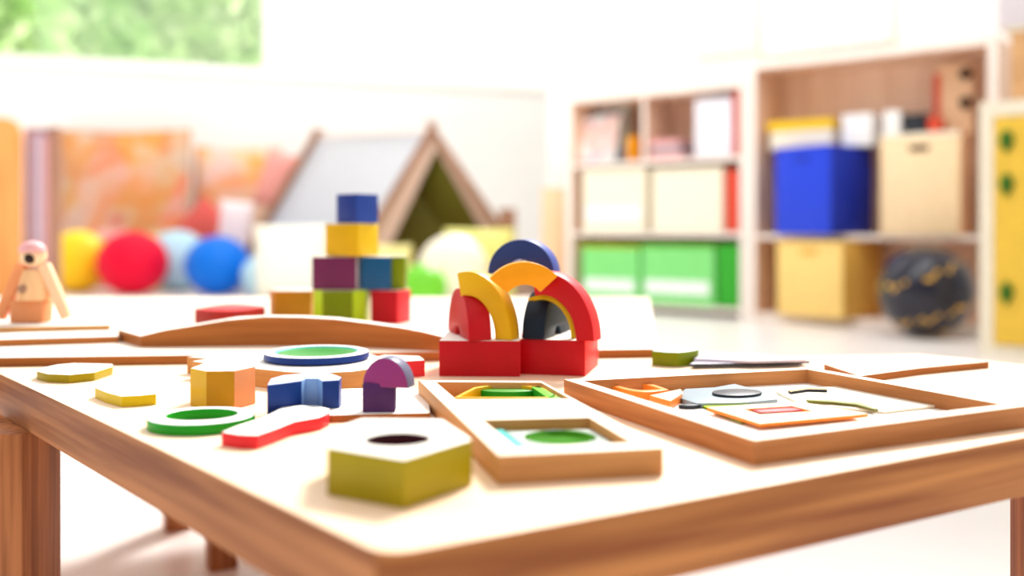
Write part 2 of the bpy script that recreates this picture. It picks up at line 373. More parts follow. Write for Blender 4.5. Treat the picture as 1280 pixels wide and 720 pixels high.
# --- big tray
hb = .0167; zb = T + hb
B = [W(943, 550, zb), W(1285, 507, zb), W(1012, 459, zb), W(705, 474, zb)]
bt = thing('sorting_tray', 'large square wooden tray of flat puzzle shapes at table right', 'tray', (B[0].x, B[0].y, T))
link('frame', plate_mesh([rect(B, 0, 1, 0, 1), rect(B, .048, .955, .055, .955)], T, zb, bevel=.0008, classify=tray_class(B)), [tray_wood, pale_tray, tray_wood], bt, smooth=35)
link('base_board', plate_mesh([rect(B, .02, .98, .02, .98)], T + .0004, T + .0035, bevel=.0003), [tray_wood2, pale_b], bt, smooth=35)
def finger(q, s, t): return
zf = T + .0038
def flat(name, px, h, mats, label, holes=(), cat='puzzle piece', zbase=zf, **k):
    z = zbase + h; o = plate(name, [P2(px, z)] + [P2(hh, z) for hh in holes], zbase, z, mats, bevel=min(.0004, h * .3), **k); return tag(o, label, cat)
def ell(cx, cy, rx, ry, n=28, a=0): return circle(cx, cy, rx, n, ry=ry, rot=a)
def leafpx(x0, y0, x1, y1, b1, b2, n=12):
    out = []
    for i in range(n): t = i / n; out.append((x0 + (x1 - x0) * t, y0 + (y1 - y0) * t - b1 * math.sin(math.pi * t)))
    for i in range(n): t = 1 - i / n; out.append((x0 + (x1 - x0) * t, y0 + (y1 - y0) * t + b2 * math.sin(math.pi * t)))
    return out
flat('leaf_ring', leafpx(757, 479, 836, 487, 7, 6.5), .007, [M['orange'], M['orange']], 'orange leaf-shaped outline in back corner of the large tray', holes=[leafpx(767, 480, 826, 486, 4, 4)])
flat('orange_wedge', [(812, 494), (851, 486), (853, 492), (838, 501)], .007, [M['orange'], M['peach']], 'small solid orange wedge against the left side of the large tray')
gcp = ell(921, 490, 31, 4.2)
flat('grey_plate', [(850, 497), (856, 486), (893, 484), (918, 479.5), (935, 484), (968, 486), (972, 499), (925, 503), (870, 504)], .004, [M['bluegrey'], paint('greyplate', (.27, .34, .38))], 'blue-grey plate with a peaked edge in the large tray')
flat('dark_oval', gcp, .002, [M['charcoal'], M['charcoal']], 'dark oval piece lying on the blue-grey plate', zbase=zf + .0042)
flat('dark_strip', leafpx(848, 506, 884, 504, 1.6, 1.6), .003, [M['charcoal'], M['charcoal']], 'small dark oval chip in front of the blue-grey plate')
flat('lime_square', [(878, 507), (930, 504), (975, 520), (926, 527)], .002, [M['leaf_green'], M['lime']], 'lime green flat square under the orange-edged frame')
flat('square_piece', [(884, 509), (1000, 502), (1085, 517), (950, 529)], .003, [M['orange'], paint('sandy', (.98, .80, .55))], 'cream and orange square frame around a red cut-out in the large tray', holes=[[(928, 511), (990, 507), (1018, 514), (950, 518)]], zbase=zf + .0022)
flat('red_square', [(930, 509), (988, 505.5), (1014, 511.5), (950, 515)], .0015, [M['red'], M['red_side']], 'red square seen in the opening of the orange-edged frame', zbase=zf + .0025)
flat('cream_plate', [(970, 489), (1050, 482), (1120, 494), (1175, 506), (1105, 514), (1000, 503)], .002, [M['cream'], paint('creamplate', (.97, .86, .70))], 'cream plate with thin curved strips at right of the large tray')
flat('curved_strip', [(1008, 499), (1040, 500), (1075, 503), (1098, 510.5), (1094, 511), (1070, 505), (1040, 502), (1010, 500.5)], .0025, [M['olive'], M['leaf_green']], 'olive curved strip on the cream plate, nearer of the two', zbase=zf + .0022)
flat('curved_strip', [(985, 488), (1010, 484.5), (1033, 485.5), (1034, 487), (1010, 486.3), (988, 489.5)], .0022, [M['charcoal'], M['amber']], 'brown curved strip by the cream plate, further of the two', zbase=zf + .0022)

# --- flat pieces at left
flat('yellow_half_disc', [(46, 464), (60, 467.5), (87, 468.5), (118, 465.5), (140, 458.5), (141, 455), (120, 454.5), (92, 454), (70, 456), (52, 460)], .0082, [M['olive_yellow'], pale_b], 'flat yellow half-moon block at the far left of the table', cat='toy block', zbase=T + .0001)
flat('yellow_hook', [(119, 485), (134, 491), (152, 495.5), (174, 494.5), (195, 492.5), (194, 486), (183, 484), (182, 474.5), (166, 476.5), (162, 482), (148, 483.5), (130, 480)], .009, [M['lime_yellow'], pale_b], 'flat yellow hook-shaped block behind the green ring', cat='toy block', zbase=T + .0001)
rc = W(252, 518, T + .009)
rg = thing('wooden_ring', 'flat green wooden ring with glare-whitened top lying on table', 'ring', (rc.x, rc.y, T))
def rcl(f):
    return 1 if f.normal.z > .8 else 0
link('ring', plate_mesh([circle(rc.x, rc.y, .0395, ry=.036), circle(rc.x - .001, rc.y + .004, .0265, ry=.0235)], T, T + .0085, bevel=.0012, classify=rcl), [M['ring_green'], M['white']], rg, smooth=35)  # top faces painted white to carry the glare, sides stay green
flat('red_paddle', [(277, 540), (300, 543.5), (322, 544), (345, 536), (368, 527), (400, 521.5), (411, 516), (412, 511), (400, 507.5), (375, 506.5), (353, 509), (338, 517), (318, 525), (296, 532)], .0096, [M['red_side'], pale_b], 'flat red bent paddle-shaped block in front of the blue block', cat='toy block', zbase=T + .0001)
# hex amber block
za = T + .032
hp = P2([(238, 460), (258, 464), (293, 463.5), (319, 458), (305, 452), (258, 452.5)], za)
def amb(f):
    if f.normal.z > .8: return 1
    return 2 if f.normal.x > .25 else (3 if f.normal.x < -.4 else 0)
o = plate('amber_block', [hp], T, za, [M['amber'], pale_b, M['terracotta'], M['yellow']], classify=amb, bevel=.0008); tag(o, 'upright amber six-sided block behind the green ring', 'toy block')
M['terracotta'].node_tree.nodes['Principled BSDF'].inputs['Roughness'].default_value = .5
# board under the blue and green ring
zr = T + .0172
plank = [(234, 446), (262, 443.5), (300, 443), (322, 441.5), (345, 438), (400, 436), (450, 438), (474, 446), (470, 460), (440, 464.5), (400, 466), (360, 465), (322, 461), (296, 457), (268, 455), (240, 451.5), (262, 448)]
flat('puzzle_board', plank, .0172, [tray_in, pale_b], 'flat wooden base plate with a notched arm, carrying the blue ring', cat='base plate', zbase=T)
rc2 = W(396, 449, zr)
rb = thing('ring_dish', 'round blue and white ring dish with green centre on the wooden base', 'dish', (rc2.x, rc2.y, zr))
link('rim', lathe_mesh([(.050, 0), (.053, .002), (.0525, .0075), (.049, .0085), (.042, .0082), (.040, .006), (.040, 0)], (rc2.x, rc2.y, zr + .0002), n=64, mi=[0, 0, 1, 1, 2, 2]), [M['blue'], M['white'], M['teal']], rb, smooth=40)
link('green_bowl', lathe_mesh([(.0395, .0005), (.0395, .0065), (.034, .0072), (.028, .004), (0, .0035)], (rc2.x, rc2.y, zr + .0002), n=64), [paint('bowlgreen', (.03, .26, .02))], rb, smooth=40)
# red block behind mushroom
zq = T + .0165
flat('red_block', [(463, 448), (490, 452), (507, 451.5), (531, 450), (524, 445), (480, 443.5)], .0165, [M['red_side'], pale_b], 'low red block behind the purple mushroom shape', cat='toy block', zbase=T)
# blue notched block
zn = T + .0285
def bl(f):
    c = f.calc_center_median()
    if f.normal.z > .8: return 1
    return 2 if n1.x <= c.x <= n2.x and c.y < notch.y + .012 and f.normal.y < .3 else 0
notch = W(390, 474.3, zn); n1 = W(375.5, 475, zn); n2 = W(400, 475, zn)
bp = [(334, 481), (356, 478.5), (377, 475.5), (382, 472.8), (397, 472.8), (403, 476), (424, 474.5), (427, 471), (415, 466.5), (385, 465.5), (352, 469), (338, 473)]
o = plate('blue_block', [P2(bp, zn)], T, zn, [M['blue'], paint('bluetop', (.62, .70, .95)), M['sky_blue']], classify=bl, bevel=.0012); tag(o, 'glossy blue block with a notch in its front face', 'toy block')
# thin board and mushroom
flat('thin_board', [(412, 519), (538, 516), (534, 492), (512, 483), (425, 486), (410, 500)], .0056, [arc_wood, pale_b], 'thin wooden board under the purple mushroom shape', cat='board', zbase=T)
zm = T + .0058
mc = W(473, 515.5, zm)
ms = thing('mushroom_shape', 'purple mushroom shape with a half-round cap on indigo stem', 'toy', (mc.x, mc.y, zm))
def vert_m(cx, cy, cz, rot): return Matrix.Translation((cx, cy, cz)) @ Matrix.Rotation(rot, 4, 'Z') @ Matrix.Rotation(math.pi / 2, 4, 'X')
sc = mc.y / F
link('stem', box_mesh(mc.x, mc.y + .007, zm, 41 * sc, .014, 36 * sc, bevel=.001, rot=.05), [M['indigo'], M['indigo']], ms, smooth=35)
arc = [(-30 * sc, 0)] + [(-30 * sc * math.cos(math.pi * i / 24), 37 * sc * math.sin(math.pi * i / 24)) for i in range(1, 24)] + [(30 * sc, 0)]
capm = plate_mesh([arc], -.009, .009, bevel=.001, classify=lambda f: 1 if abs(f.normal.z) > .8 else 0, mtx=vert_m(mc.x + 11.5 * sc, mc.y + .008, zm + 31 * sc, -.22))
link('cap', capm, [paint('caprim', (.13, .13, .21)), M['violet']], ms, smooth=35)

# --- green block and booklets behind
flat('green_block', [(815, 438.5), (832, 440), (848, 440.5), (862, 439), (873, 437), (868, 434), (822, 434)], .016, [M['leaf_green'], paint('minttop', (.75, 1, .85))], 'small green block with a hollowed front behind the large tray', cat='toy block', zbase=T)
def sheet(px, z0, h, mats, label): return flat('picture_card', px, h, mats, label, cat='card', zbase=z0)
sheet([(866, 458), (1000, 455), (1005, 450), (905, 446)], T + .0001, .0022, [M['grey'], M['white']], 'white card at the bottom of the pile behind the large tray')
sheet([(862, 455), (960, 453), (1012, 451), (985, 446), (880, 444)], T + .0025, .003, [M['charcoal'], M['lilac']], 'dark-edged card in the middle of the pile behind the large tray')
sheet([(868, 448), (940, 450.5), (1008, 449), (960, 443), (880, 440)], T + .0057, .003, [M['lilac'], paint('cardtop', (.72, .70, .84))], 'lilac card on top of the pile behind the large tray')
tag(plate('long_board', [P2([(1075, 470), (1150, 460), (1236, 452), (1216, 448.2), (1160, 444), (1030, 455)], T + .007)], T, T + .007, [arc_wood, pale], bevel=.0005), 'thin flat wooden board lying behind the large tray', 'board')

# ================================================================== ARCHES ON RED BLOCKS
hbk = .0365; Yb = .973; ztb = T + hbk
sc = Yb / F
def blk(px0, px1, rot, name_label, y0):
    cx = ((px0 + px1) / 2 - 640) * sc
    o = box('red_brick', cx, y0 + .045, T, (px1 - px0) * sc, .088, hbk, [M['red'], pale_b, M['red_side']], rot=rot, bevel=.001, classify=lambda n: 1 if n.z > .9 else (2 if n.x > .7 else 0))  # right face a lighter red, side light put into the colour
    return tag(o, name_label, 'toy block')
blk(550.5, 652, math.radians(-2), 'red oblong block under the yellow arch, left of the pair', Yb)
blk(658, 746, math.radians(-14), 'red oblong block under the red arch, right of the pair', Yb + .008)
def ring_arc(R, r, a0, a1, n=36):
    out = [(R * math.cos(math.radians(a0 + (a1 - a0) * i / n)), R * math.sin(math.radians(a0 + (a1 - a0) * i / n))) for i in range(n + 1)]
    out += [(r * math.cos(math.radians(a1 + (a0 - a1) * i / n)), r * math.sin(math.radians(a1 + (a0 - a1) * i / n))) for i in range(n + 1)]
    return out
def arch(name, label, px, zc, Y, R, r, a0, a1, thick, rot, mats, inner=None, sx=1.0, ctop=None):
    pts = [(x * sx, y) for x, y in ring_arc(R, r, a0, a1)]
    def cl(f):
        if abs(f.normal.z) > .8: return 1
        c = f.calc_center_median(); d = f.normal.x * c.x + f.normal.y * c.y
        return 0 if d > 0 else (2 if len(mats) > 2 else 0)
    o = plate(name, [pts], -thick / 2, thick / 2, mats, bevel=.0008, classify=cl, mtx=vert_m((px - 640) / F * Y, Y, zc, rot))
    return tag(o, label, 'toy arch')
R = .0690
# mats: outer side, face, inner side
arch('red_arch', 'small red arch standing edge-on behind the yellow arch', 586, ztb + .0003, 1.022, .050, .010, 0, 180, .024, math.radians(-74), [M['red'], M['red']])
arch('navy_arch', 'dark navy arch standing edge-on behind the large red arch', 684, ztb + .0003, 1.030, .048, .010, 0, 180, .024, math.radians(70), [M['navy'], M['navy']])
arch('yellow_arch', 'large yellow curved block leaning over the small red arch', 590, ztb + .0003, 1.005, R, R - .025, 0, 104, .022, math.radians(-24), [M['yellow'], M['yellow'], M['orange_yellow']], sx=.72)
arch('red_arch', 'large red curved block rising on the right red brick', 684, ztb + .0003, .998, R, R - .024, 0, 104, .024, math.radians(-24), [M['red_side'], M['red'], M['red']], sx=.80)
arch('yellow_arch', 'thin yellow arch nested inside the large red curved block', 682, ztb + .0003, 1.010, R - .0245, R - .030, 0, 118, .020, math.radians(-22), [M['lime_yellow'], M['lime_yellow'], M['lime_yellow']], sx=.80)
arch('orange_arch', 'orange-yellow arch bridging between the yellow and red arches', 655, HC - (382 - HY) / F * .972, .972, .0445, .0215, 42, 142, .018, math.radians(4), [M['orange_yellow'], M['orange_yellow'], M['yellow']])
arch('blue_arch', 'blue arch resting on top of the arch pile', 655, HC - (342 - HY) / F * 1.052, 1.052, .0375, .016, 0, 180, .026, math.radians(-18), [paint('bluearchside', (.05, .09, .38)), paint('bluearch', (.025, .05, .20))])

# ================================================================== THINGS ON THE FAR TABLE
# arched wooden ramp
fr = [(148, 426, 412), (176, 434, 420), (205, 434, 413), (240, 433.5, 407.5), (285, 433, 400), (330, 432.5, 396), (375, 432.5, 396.5), (420, 433.5, 399), (460, 435, 404), (500, 436.5, 409.5), (530, 438, 415), (556, 439.3, 421.5)]
bm = bmesh.new(); rows = []
for i, (x, yb, yt) in enumerate(fr):
    b0 = W(x, yb, T2); t0 = A(x, yt, b0.y)
    if i == 0: b0.y += .0; dd = .004
    elif i == 1: dd = .065
    else: dd = .040 if x < 320 else .022
    dx = -.02 if i == 1 else 0
    rows.append([bm.verts.new(b0), bm.verts.new(t0), bm.verts.new(t0 + Vector((dx, dd, 0))), bm.verts.new(b0 + Vector((dx, dd, 0)))])
rows = rows[0:]
for a, b in zip(rows, rows[1:]):
    for k in range(4):
        f = bm.faces.new([a[k], b[k], b[(k + 1) % 4], a[(k + 1) % 4]]); f.material_index = 1 if k == 1 else 0
bm.faces.new(rows[0]); bm.faces.new(rows[-1][::-1])
bmesh.ops.recalc_face_normals(bm, faces=bm.faces)
me = bpy.data.meshes.new('r'); bm.to_mesh(me); bm.free()
tag(link('wooden_ramp', me, [arc_wood, pale_b]), 'long arched wooden ramp in front of the cube tower', 'wooden ramp')
# cubes
def cube(name, px, ybot, Y, wl, wr, hpx, mats, label, zbase=None):
    """px = column of the near vertical edge, wl / wr = widths of the two faces"""
    s = Y / F; w = wl; th = math.atan2(wr, wl); L = math.hypot(wl, wr) * s
    z0 = zbase if zbase is not None else HC - (ybot - HY) * s
    nx = (px - 640) * s; c = Vector((nx, Y)); 
    left = Vector((-math.cos(th), math.sin(th))) * L; right = Vector((math.sin(th), math.cos(th))) * L
    ctr = c + (left + right) / 2
    o = box(name, ctr.x, ctr.y, z0, L, L, hpx * s, mats, rot=-th, bevel=.0012, classify=lambda n: 1 if n.z > .9 else (2 if n.x > .7 else 0))  # right-hand face has its own slot, side light painted into its colour
    tag(o, label, 'toy cube', 'cubes of the tower'); return z0 + hpx * s
Yc = 1.405
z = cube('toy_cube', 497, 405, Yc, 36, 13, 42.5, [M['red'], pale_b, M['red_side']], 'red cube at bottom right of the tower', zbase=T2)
s = Yc / F
# green bevelled block
gx = (425 - 640) * s
pl = [(-36, 14), (-22, 0), (16, 0), (31, 12), (31, 44), (-36, 44)]
def gcl(f): return 1 if f.normal.z > .8 else (2 if abs(f.normal.x) > .4 else 0)  # flanks get the brighter green, side light put into the colour
o = plate('green_block', [[(gx + a * s, Yc + b * s) for a, b in pl]], T2, z, [M['leaf_green'], pale_b, M['lime']], classify=gcl, bevel=.0008); tag(o, 'olive green block with bright chamfered corners at the tower base', 'toy cube', 'cubes of the tower')
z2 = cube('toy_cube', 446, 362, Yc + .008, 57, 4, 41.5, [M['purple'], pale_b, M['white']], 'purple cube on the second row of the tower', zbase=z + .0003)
# second row, right: flat frontal
o = box('toy_cube', (468.5 - 640) * s, Yc + .035, z + .0003, 37 * s, .05, z2 - z, [M['mid_blue'], pale_b], bevel=.001); tag(o, 'teal blue cube beside the purple one on the second row', 'toy cube', 'cubes of the tower')
o = box('toy_cube', (497 - 640) * s * 1.02, Yc + .04, z + .0003, 20 * s, .04, z2 - z, [M['leaf_green'], pale_b], bevel=.001); tag(o, 'yellow-green cube at right end of the second row', 'toy cube', 'cubes of the tower')
M['teal_y'] = M['leaf_green']
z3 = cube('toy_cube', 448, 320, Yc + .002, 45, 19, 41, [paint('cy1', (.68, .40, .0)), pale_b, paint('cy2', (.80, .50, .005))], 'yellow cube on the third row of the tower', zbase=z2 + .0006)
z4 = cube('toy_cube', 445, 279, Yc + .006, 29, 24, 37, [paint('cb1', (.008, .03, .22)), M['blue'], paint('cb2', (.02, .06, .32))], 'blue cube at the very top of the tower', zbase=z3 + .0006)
# yellow chamfered block and red lens
Yy = 1.46; s = Yy / F; gx = (363 - 640) * s
pl = [(-28, 10), (-20, 0), (26, 0), (27, 40), (-20, 40), (-28, 30)]
o = plate('yellow_block', [[(gx + a * s, Yy + b * s) for a, b in pl]], T2, T2 + 38 * s, [M['amber'], pale_b, M['yellow']], bevel=.0015); tag(o, 'amber yellow block with chamfered edges left of the tower', 'toy block')
flat('red_lens', leafpx(243, 386, 332, 383, 5, 4), .024, [M['dark_red'], M['red_side']], 'dark red curved block behind the ramp', cat='toy block', zbase=T2)
# boards at left
tag(plate('wooden_board', [P2([(-120, 437), (148, 428.5), (137, 398), (-120, 398)], T2)], T2, T2 + .0085, [arc_wood, pale_b], bevel=.0008), 'wide thin wooden board on far table left of the ramp', 'board')
zB = T2 + .0087
tag(plate('wooden_board', [P2([(-120, 418.5), (138, 412.5), (128, 396), (-120, 396)], zB)], zB, zB + .007, [tray_in, pale_b], bevel=.0008), 'narrower wooden board on top, with the toy figure standing on it', 'board')
tag(plate('paper_sheet', [P2([(520, 392), (650, 386), (660, 420), (560, 428)], T2)], T2 + .0002, T2 + .0012, [M['white'], M['white']], bevel=.0001), 'blank white paper sheet on far table behind the arches', 'paper')
# wooden toy figure
zD = zB + .0073; Yd = 1.275; s = Yd / F; dx = (42 - 640) * s
dl = thing('toy_figure', 'wooden toy figure with dark cap standing on the stacked boards', 'toy', (dx, Yd, zD))
box('foot_block', dx - .003, Yd, zD, 42 * s, .03, 28 * s, [M['terracotta'], toy_wood], dl, bevel=.003)
link('body', lathe_mesh([(0, 0), (.021, 0), (.021, .006), (.017, .026), (.012, .040), (.0, .042)], (dx, Yd, zD + 28 * s), n=32), [toy_wood], dl, smooth=50)
hd = link('head', ball_mesh((dx, Yd, zD + 84 * s), .0165, n=32), [M['peach']], dl, smooth=180)
link('cap', lathe_mesh([(.0168, 0), (.0165, .006), (.011, .012), (0, .015)], (dx, Yd - .003, zD + 88 * s), n=32), [M['pink']], dl, smooth=50)
link('face_patch', ball_mesh((dx + .001, Yd - .012, zD + 80 * s), .0075, n=20), [M['dark']], dl, smooth=180)
link('button', ball_mesh((dx - .005, Yd - .0165, zD + 42 * s), .0065, n=20), [brown_wood], dl, smooth=180)
for sg in (-1, 1):
    link('arm', bar_mesh((dx + sg * .014, Yd, zD + 72 * s), (dx + sg * .045, Yd, zD + 5 * s), .012, .014), [M['terracotta'] if sg < 0 else M['peach']], dl)

# ================================================================== TALL SHELF (right)
def shelf_unit(name, label, u0, u1, h, boards, dividers, plinth):
    t = thing(name, label, 'shelf', (*sp((u0 + u1) / 2, .2), 0)); th = .03
    link('side_panel', sbox(u0, u0 + .05, 0, .4, 0, h, classify=fc), [shelf_wood, shelf_edge], t)
    link('side_panel', sbox(u1 - .05, u1, 0, .4, 0, h, classify=fc), [shelf_wood, shelf_edge], t)
    link('top_board', sbox(u0 + .05, u1 - .05, 0, .4, h - .04, h, classify=fc), [shelf_wood, shelf_edge], t)
    link('back_panel', sbox(u0 + .02, u1 - .02, .4, .415, 0, h, bevel=0), [shelf_wood, shelf_wood], t)
    for z_ in boards: link('shelf_board', sbox(u0 + .05, u1 - .05, .01, .4, z_ - .03, z_, classify=fc), [shelf_wood, shelf_edge], t)
    for (ux, za_, zb_) in dividers: link('divider', sbox(ux - .015, ux + .015, .02, .4, za_, zb_, classify=fc), [shelf_wood, shelf_edge], t)
    if plinth: link('plinth', sbox(u0 + .05, u1 - .05, .02, .04, 0, plinth, classify=fc), [shelf_wood, shelf_edge], t)
    return t
def fc(n): return 1 if n.y < -.9 else 0
uR = SU(1247)
H2 = 1.60
zmid = SZ(1000, 293)
shelf_unit('tall_shelf', 'tall pale wooden shelf holding the blue box and black ball', 0, uR, H2, [zmid, .05], [], .02)
uL = SU(708)
H1 = 1.50; zb1 = SZ(820, 205); zb2 = SZ(820, 290)
shelf_unit('low_shelf', 'long pale wooden shelf with magazines above cream and green boxes', uL, -.005, H1, [zb1 + .03, zb2, SZ(820, 380)], [(SU(803), zb1 + .03, H1 - .04)], SZ(820, 395) * .5)
# boxes in the tall shelf (turned a little)
def sturned(name, label, px_edge, wl, wr, ytop, z0, mats, cat='storage box', hole=None, wdeep=.0, turn=38):
    Y = sp(SU(px_edge, wdeep), wdeep).y; s = Y / F
    th = math.radians(turn)
    h = HC - (ytop - HY) * s - z0
    c = Vector(((px_edge - 640) * s, Y)); dl_ = Vector((-math.cos(th), math.sin(th))); dr = Vector((math.sin(th), math.cos(th)))
    def reach(d, px): k = (px - 640) / F; return (k * c.y - c.x) / (d.x - k * d.y)
    L1 = reach(dl_, px_edge - wl); L2 = reach(dr, px_edge + wr)
    ctr = c + (dl_ * L1 + dr * L2) / 2
    t = thing(name, label, cat, (ctr.x, ctr.y, z0))
    link('body', box_mesh(ctr.x, ctr.y, z0, L1, L2, h, -th, bevel=.006, classify=lambda n: 1 if n.x > .7 else (2 if n.z > .9 else 0)), mats, t, smooth=35)  # right face takes the darker slot, side shade put into the colour
    p = c + dl_ * L1 / 2; nrm = Vector((-dr.x, -dr.y))
    if hole:
        q = p + nrm * .001
        link('handle_slot', box_mesh(q.x, q.y, z0 + h * .82, L1 * .25, .006, .035, -th, bevel=.002), [hole, hole], t)
        link('lid_rim', box_mesh((p + nrm * .002).x, (p + nrm * .002).y, z0 + h * .955, L1, .008, h * .045, -th, bevel=.002), [mats[2], mats[2]], t)
    return t, ctr, z0 + h, L1
M['vivid_shaded'] = paint('vivid_shaded', (.012, .035, .42))
_, cB, zB_, _ = sturned('storage_box', 'bright blue storage box on the tall shelf', 1038, 69, 53, 180, zmid + .001, [M['vivid_blue'], M['vivid_shaded'], M['vivid_blue']], hole=M['vivid_shaded'], wdeep=-.14, turn=55)
_, cT, zT_, _ = sturned('storage_box', 'tan storage box with a handle slot, right of the blue box', 1200, 100, 14, 163, zmid + .001, [M['tan'], M['peach'], M['cream']], hole=M['dark'], wdeep=-.02, turn=38.1)
_, cY, zY_, _ = sturned('storage_box', 'pale yellow storage box on the bottom of the tall shelf', 1053, 82, 48, 302, .051, [M['box_yellow'], M['gold'], M['box_yellow']], hole=M['gold'], wdeep=-.15, turn=50)
# black globe ball
yb = 5.06; s = yb / F; rb_ = .242; cb = Vector(((1157 - 640) * s, yb, rb_ + .001))
def bands(c):
    t_ = math.atan2(c.y, c.x); a = -c.x * .35 + c.z * .92 + .035 * math.sin(16 * t_) + .02 * math.sin(37 * t_)
    return 1 if (abs(a + .42) < .035 or abs(a - .42) < .03 or abs(a + .85) < .04) and math.sin(9 * t_) > -.75 else 0
tag(link('globe_ball', ball_mesh(cb, rb_, n=72, classify=bands), [M['black'], M['gold']], smooth=180), 'shiny black ball with wavy gold bands at the foot of the tall shelf', 'ball')
# things lying on the boxes
def onbox(name, label, cat, px0, px1, yt, z0, mat, depth=.22, w=.06):
    u0, u1 = SU(px0, w), SU(px1, w); h = SZ((px0 + px1) / 2, yt, w) - z0
    return tag(link(name, sbox(u0, u1, w, w + depth, z0, z0 + h, bevel=.006), [mat, mat]), label, cat)
onbox('folded_cloth', 'cream folded cloth lying on the bright blue box', 'cloth', 962, 1040, 163, zB_ + .001, M['cream'], w=.1)
onbox('orange_book', 'orange book on the folded cloth above the blue box', 'book', 958, 1040, 150, SZ(1000, 163, .1) + .003, M['ball_yellow'], w=.1)
onbox('white_box', 'small white box on the right part of the blue box', 'box', 1052, 1090, 142, zB_ + .001, M['white'], w=.1)
onbox('white_folder', 'white folder stack on the tan box', 'folder', 1104, 1125, 138, zT_ + .001, M['white'], w=.1)
onbox('dark_pouch', 'dark blue-black pouch on the tan box behind its slot', 'pouch', 1128, 1156, 142, zT_ + .001, M['charcoal'], w=.12, depth=.14)
onbox('red_case', 'small red case on the tan box beside the dark pouch', 'case', 1160, 1172, 146, zT_ + .001, M['scarlet'], w=.05, depth=.18)
uu = SU(1196, .3)
pt = thing('toy_board', 'pink toy panel with two dark round knobs in the tall shelf', 'toy', (*sp(uu, .3), zT_))
zz0 = zT_ + .001; zz1 = SZ(1196, 80, .3)
link('panel', sbox(SU(1172, .3), SU(1216, .3), .29, .31, zz0, zz1), [M['peach'], M['peach']], pt)
link('red_edge', sbox(SU(1168, .3), SU(1176, .3), .28, .315, zz0, zz1 - .05), [M['scarlet'], M['scarlet']], pt)
for yy in (92, 128):
    c = sp(SU(1207, .27), .27); link('knob', ball_mesh((c.x, c.y, SZ(1207, yy, .27)), .035, n=20), [M['dark']], pt, smooth=180)
# low shelf contents
def inshelf(name, label, cat, px0, px1, yt, yb_, w, mats, depth=.2, group=None, **k):
    u0, u1 = SU(px0, w), SU(px1, w); pm = (px0 + px1) / 2
    za_, zb_ = SZ(pm, yb_, w) if not isinstance(yb_, tuple) else yb_[0], SZ(pm, yt, w)
    return tag(link(name, sbox(u0, u1, w, w + depth, za_, zb_, bevel=.006, classify=fc), mats), label, cat, group)
f1 = zb1 + .03; f2 = zb2; f3 = SZ(820, 380)
def storage(label, px0, px1, yt, z0, body, dark, tagc=None, w=.0):
    u0, u1 = SU(px0, w), SU(px1, w); zt_ = SZ((px0 + px1) / 2, yt, w)
    t = thing('storage_box', label, 'storage box', (*sp((u0 + u1) / 2, w + .15), z0))
    link('body', sbox(u0, u1, w, w + .3, z0, zt_, bevel=.008), [body, body], t)
    if tagc: link('label_strip', sbox(u0 + .03, u1 - .03, w - .006, w + .004, z0 + (zt_ - z0) * .18, z0 + (zt_ - z0) * .42, bevel=.002), [tagc, tagc], t)
    link('lid', sbox(u0 - .004, u1 + .004, w - .008, w + .3, zt_, zt_ + .018, bevel=.003), [dark, dark], t)
storage('cream storage box, left one on the low shelf', 728, 806, 214, f2 + .002, M['cream'], M['cream'], M['white'])
storage('cream storage box in the middle of the low shelf', 815, 902, 213, f2 + .002, M['cream'], M['cream'])
inshelf('red_binder', 'tall red binder beside the cream boxes', 'binder', 907, 924, 212, (f2 + .002,), .04, [M['scarlet'], M['scarlet']])
storage('light green storage box with white label, left on bottom shelf', 727, 798, 310, f3 + .002, M['green_box'], M['lime'], M['label_white'])
storage('green storage box with white label, right on bottom shelf', 802, 892, 309, f3 + .002, M['green_box'], M['bright_green'], M['label_white'])
inshelf('dark_green_bin', 'dark green bin at the end of bottom shelf', 'bin', 896, 924, 306, (f3 + .002,), .02, [M['green_box_dark'], M['green_box_dark']])
# magazines leaning in the upper compartments
def leaning(name, label, px0, px1, yt, z0, mats, w=.08, lean=.25, th=.012):
    u0, u1 = SU(px0, w), SU(px1, w); pm = (px0 + px1) / 2; h = SZ(pm, yt, w) - z0
    me = box_mesh(0, 0, 0, u1 - u0, th, h, 0, bevel=.002)
    me.transform(Matrix.Rotation(-lean, 4, 'X')); c = sp((u0 + u1) / 2, w)
    me.transform(Matrix.Translation((c.x, c.y, z0 + th * lean)) @ Matrix.Rotation(uang, 4, 'Z'))
    return me
mg = fabric_pattern('magcover', [(.55, .75, .85), (.85, .9, .9), (.9, .5, .55), (.85, .9, .8), (.5, .65, .7)], 6)
mg2 = fabric_pattern('magcover_dark', [(.3, .36, .45), (.4, .45, .5), (.6, .55, .5), (.35, .4, .45), (.3, .3, .35)], 6)
tag(link('magazine', leaning('m', '', 722, 768, 142, f1 + .001, 0, w=.08), [mg, mg]), 'pale blue picture magazine leaning in the low shelf', 'magazine')
tag(link('magazine', leaning('m', '', 736, 782, 126, f1 + .001, 0, w=.20, lean=.15), [mg2, mg2]), 'dark grey magazine standing behind the pale blue one', 'magazine')
inshelf('amber_book', 'small amber book beside the leaning magazines', 'book', 784, 792, 170, (f1 + .001,), .05, [M['orange_yellow']] * 2)
for i, (c_, lb, a_, b_) in enumerate([('pink', 'dusty pink book lying at the bottom of the pile', 812, 850), ('grey', 'grey book lying in the middle of the shelf pile', 815, 848), ('pink', 'pink book lying topmost of the shelf pile', 812, 846)]):
    z0_ = f1 + .001 + i * .045; u0, u1 = SU(a_, .05), SU(b_, .05)
    tag(link('book', sbox(u0, u1, .05, .28, z0_, z0_ + .043, bevel=.003), [M[c_]] * 2), lb, 'book', 'books lying in the low shelf')
inshelf('white_box', 'white box in the upper right of the low shelf', 'box', 868, 915, 122, (f1 + .001,), .06, [M['lilac'], paint('whitebox', (.86, .85, .93))])
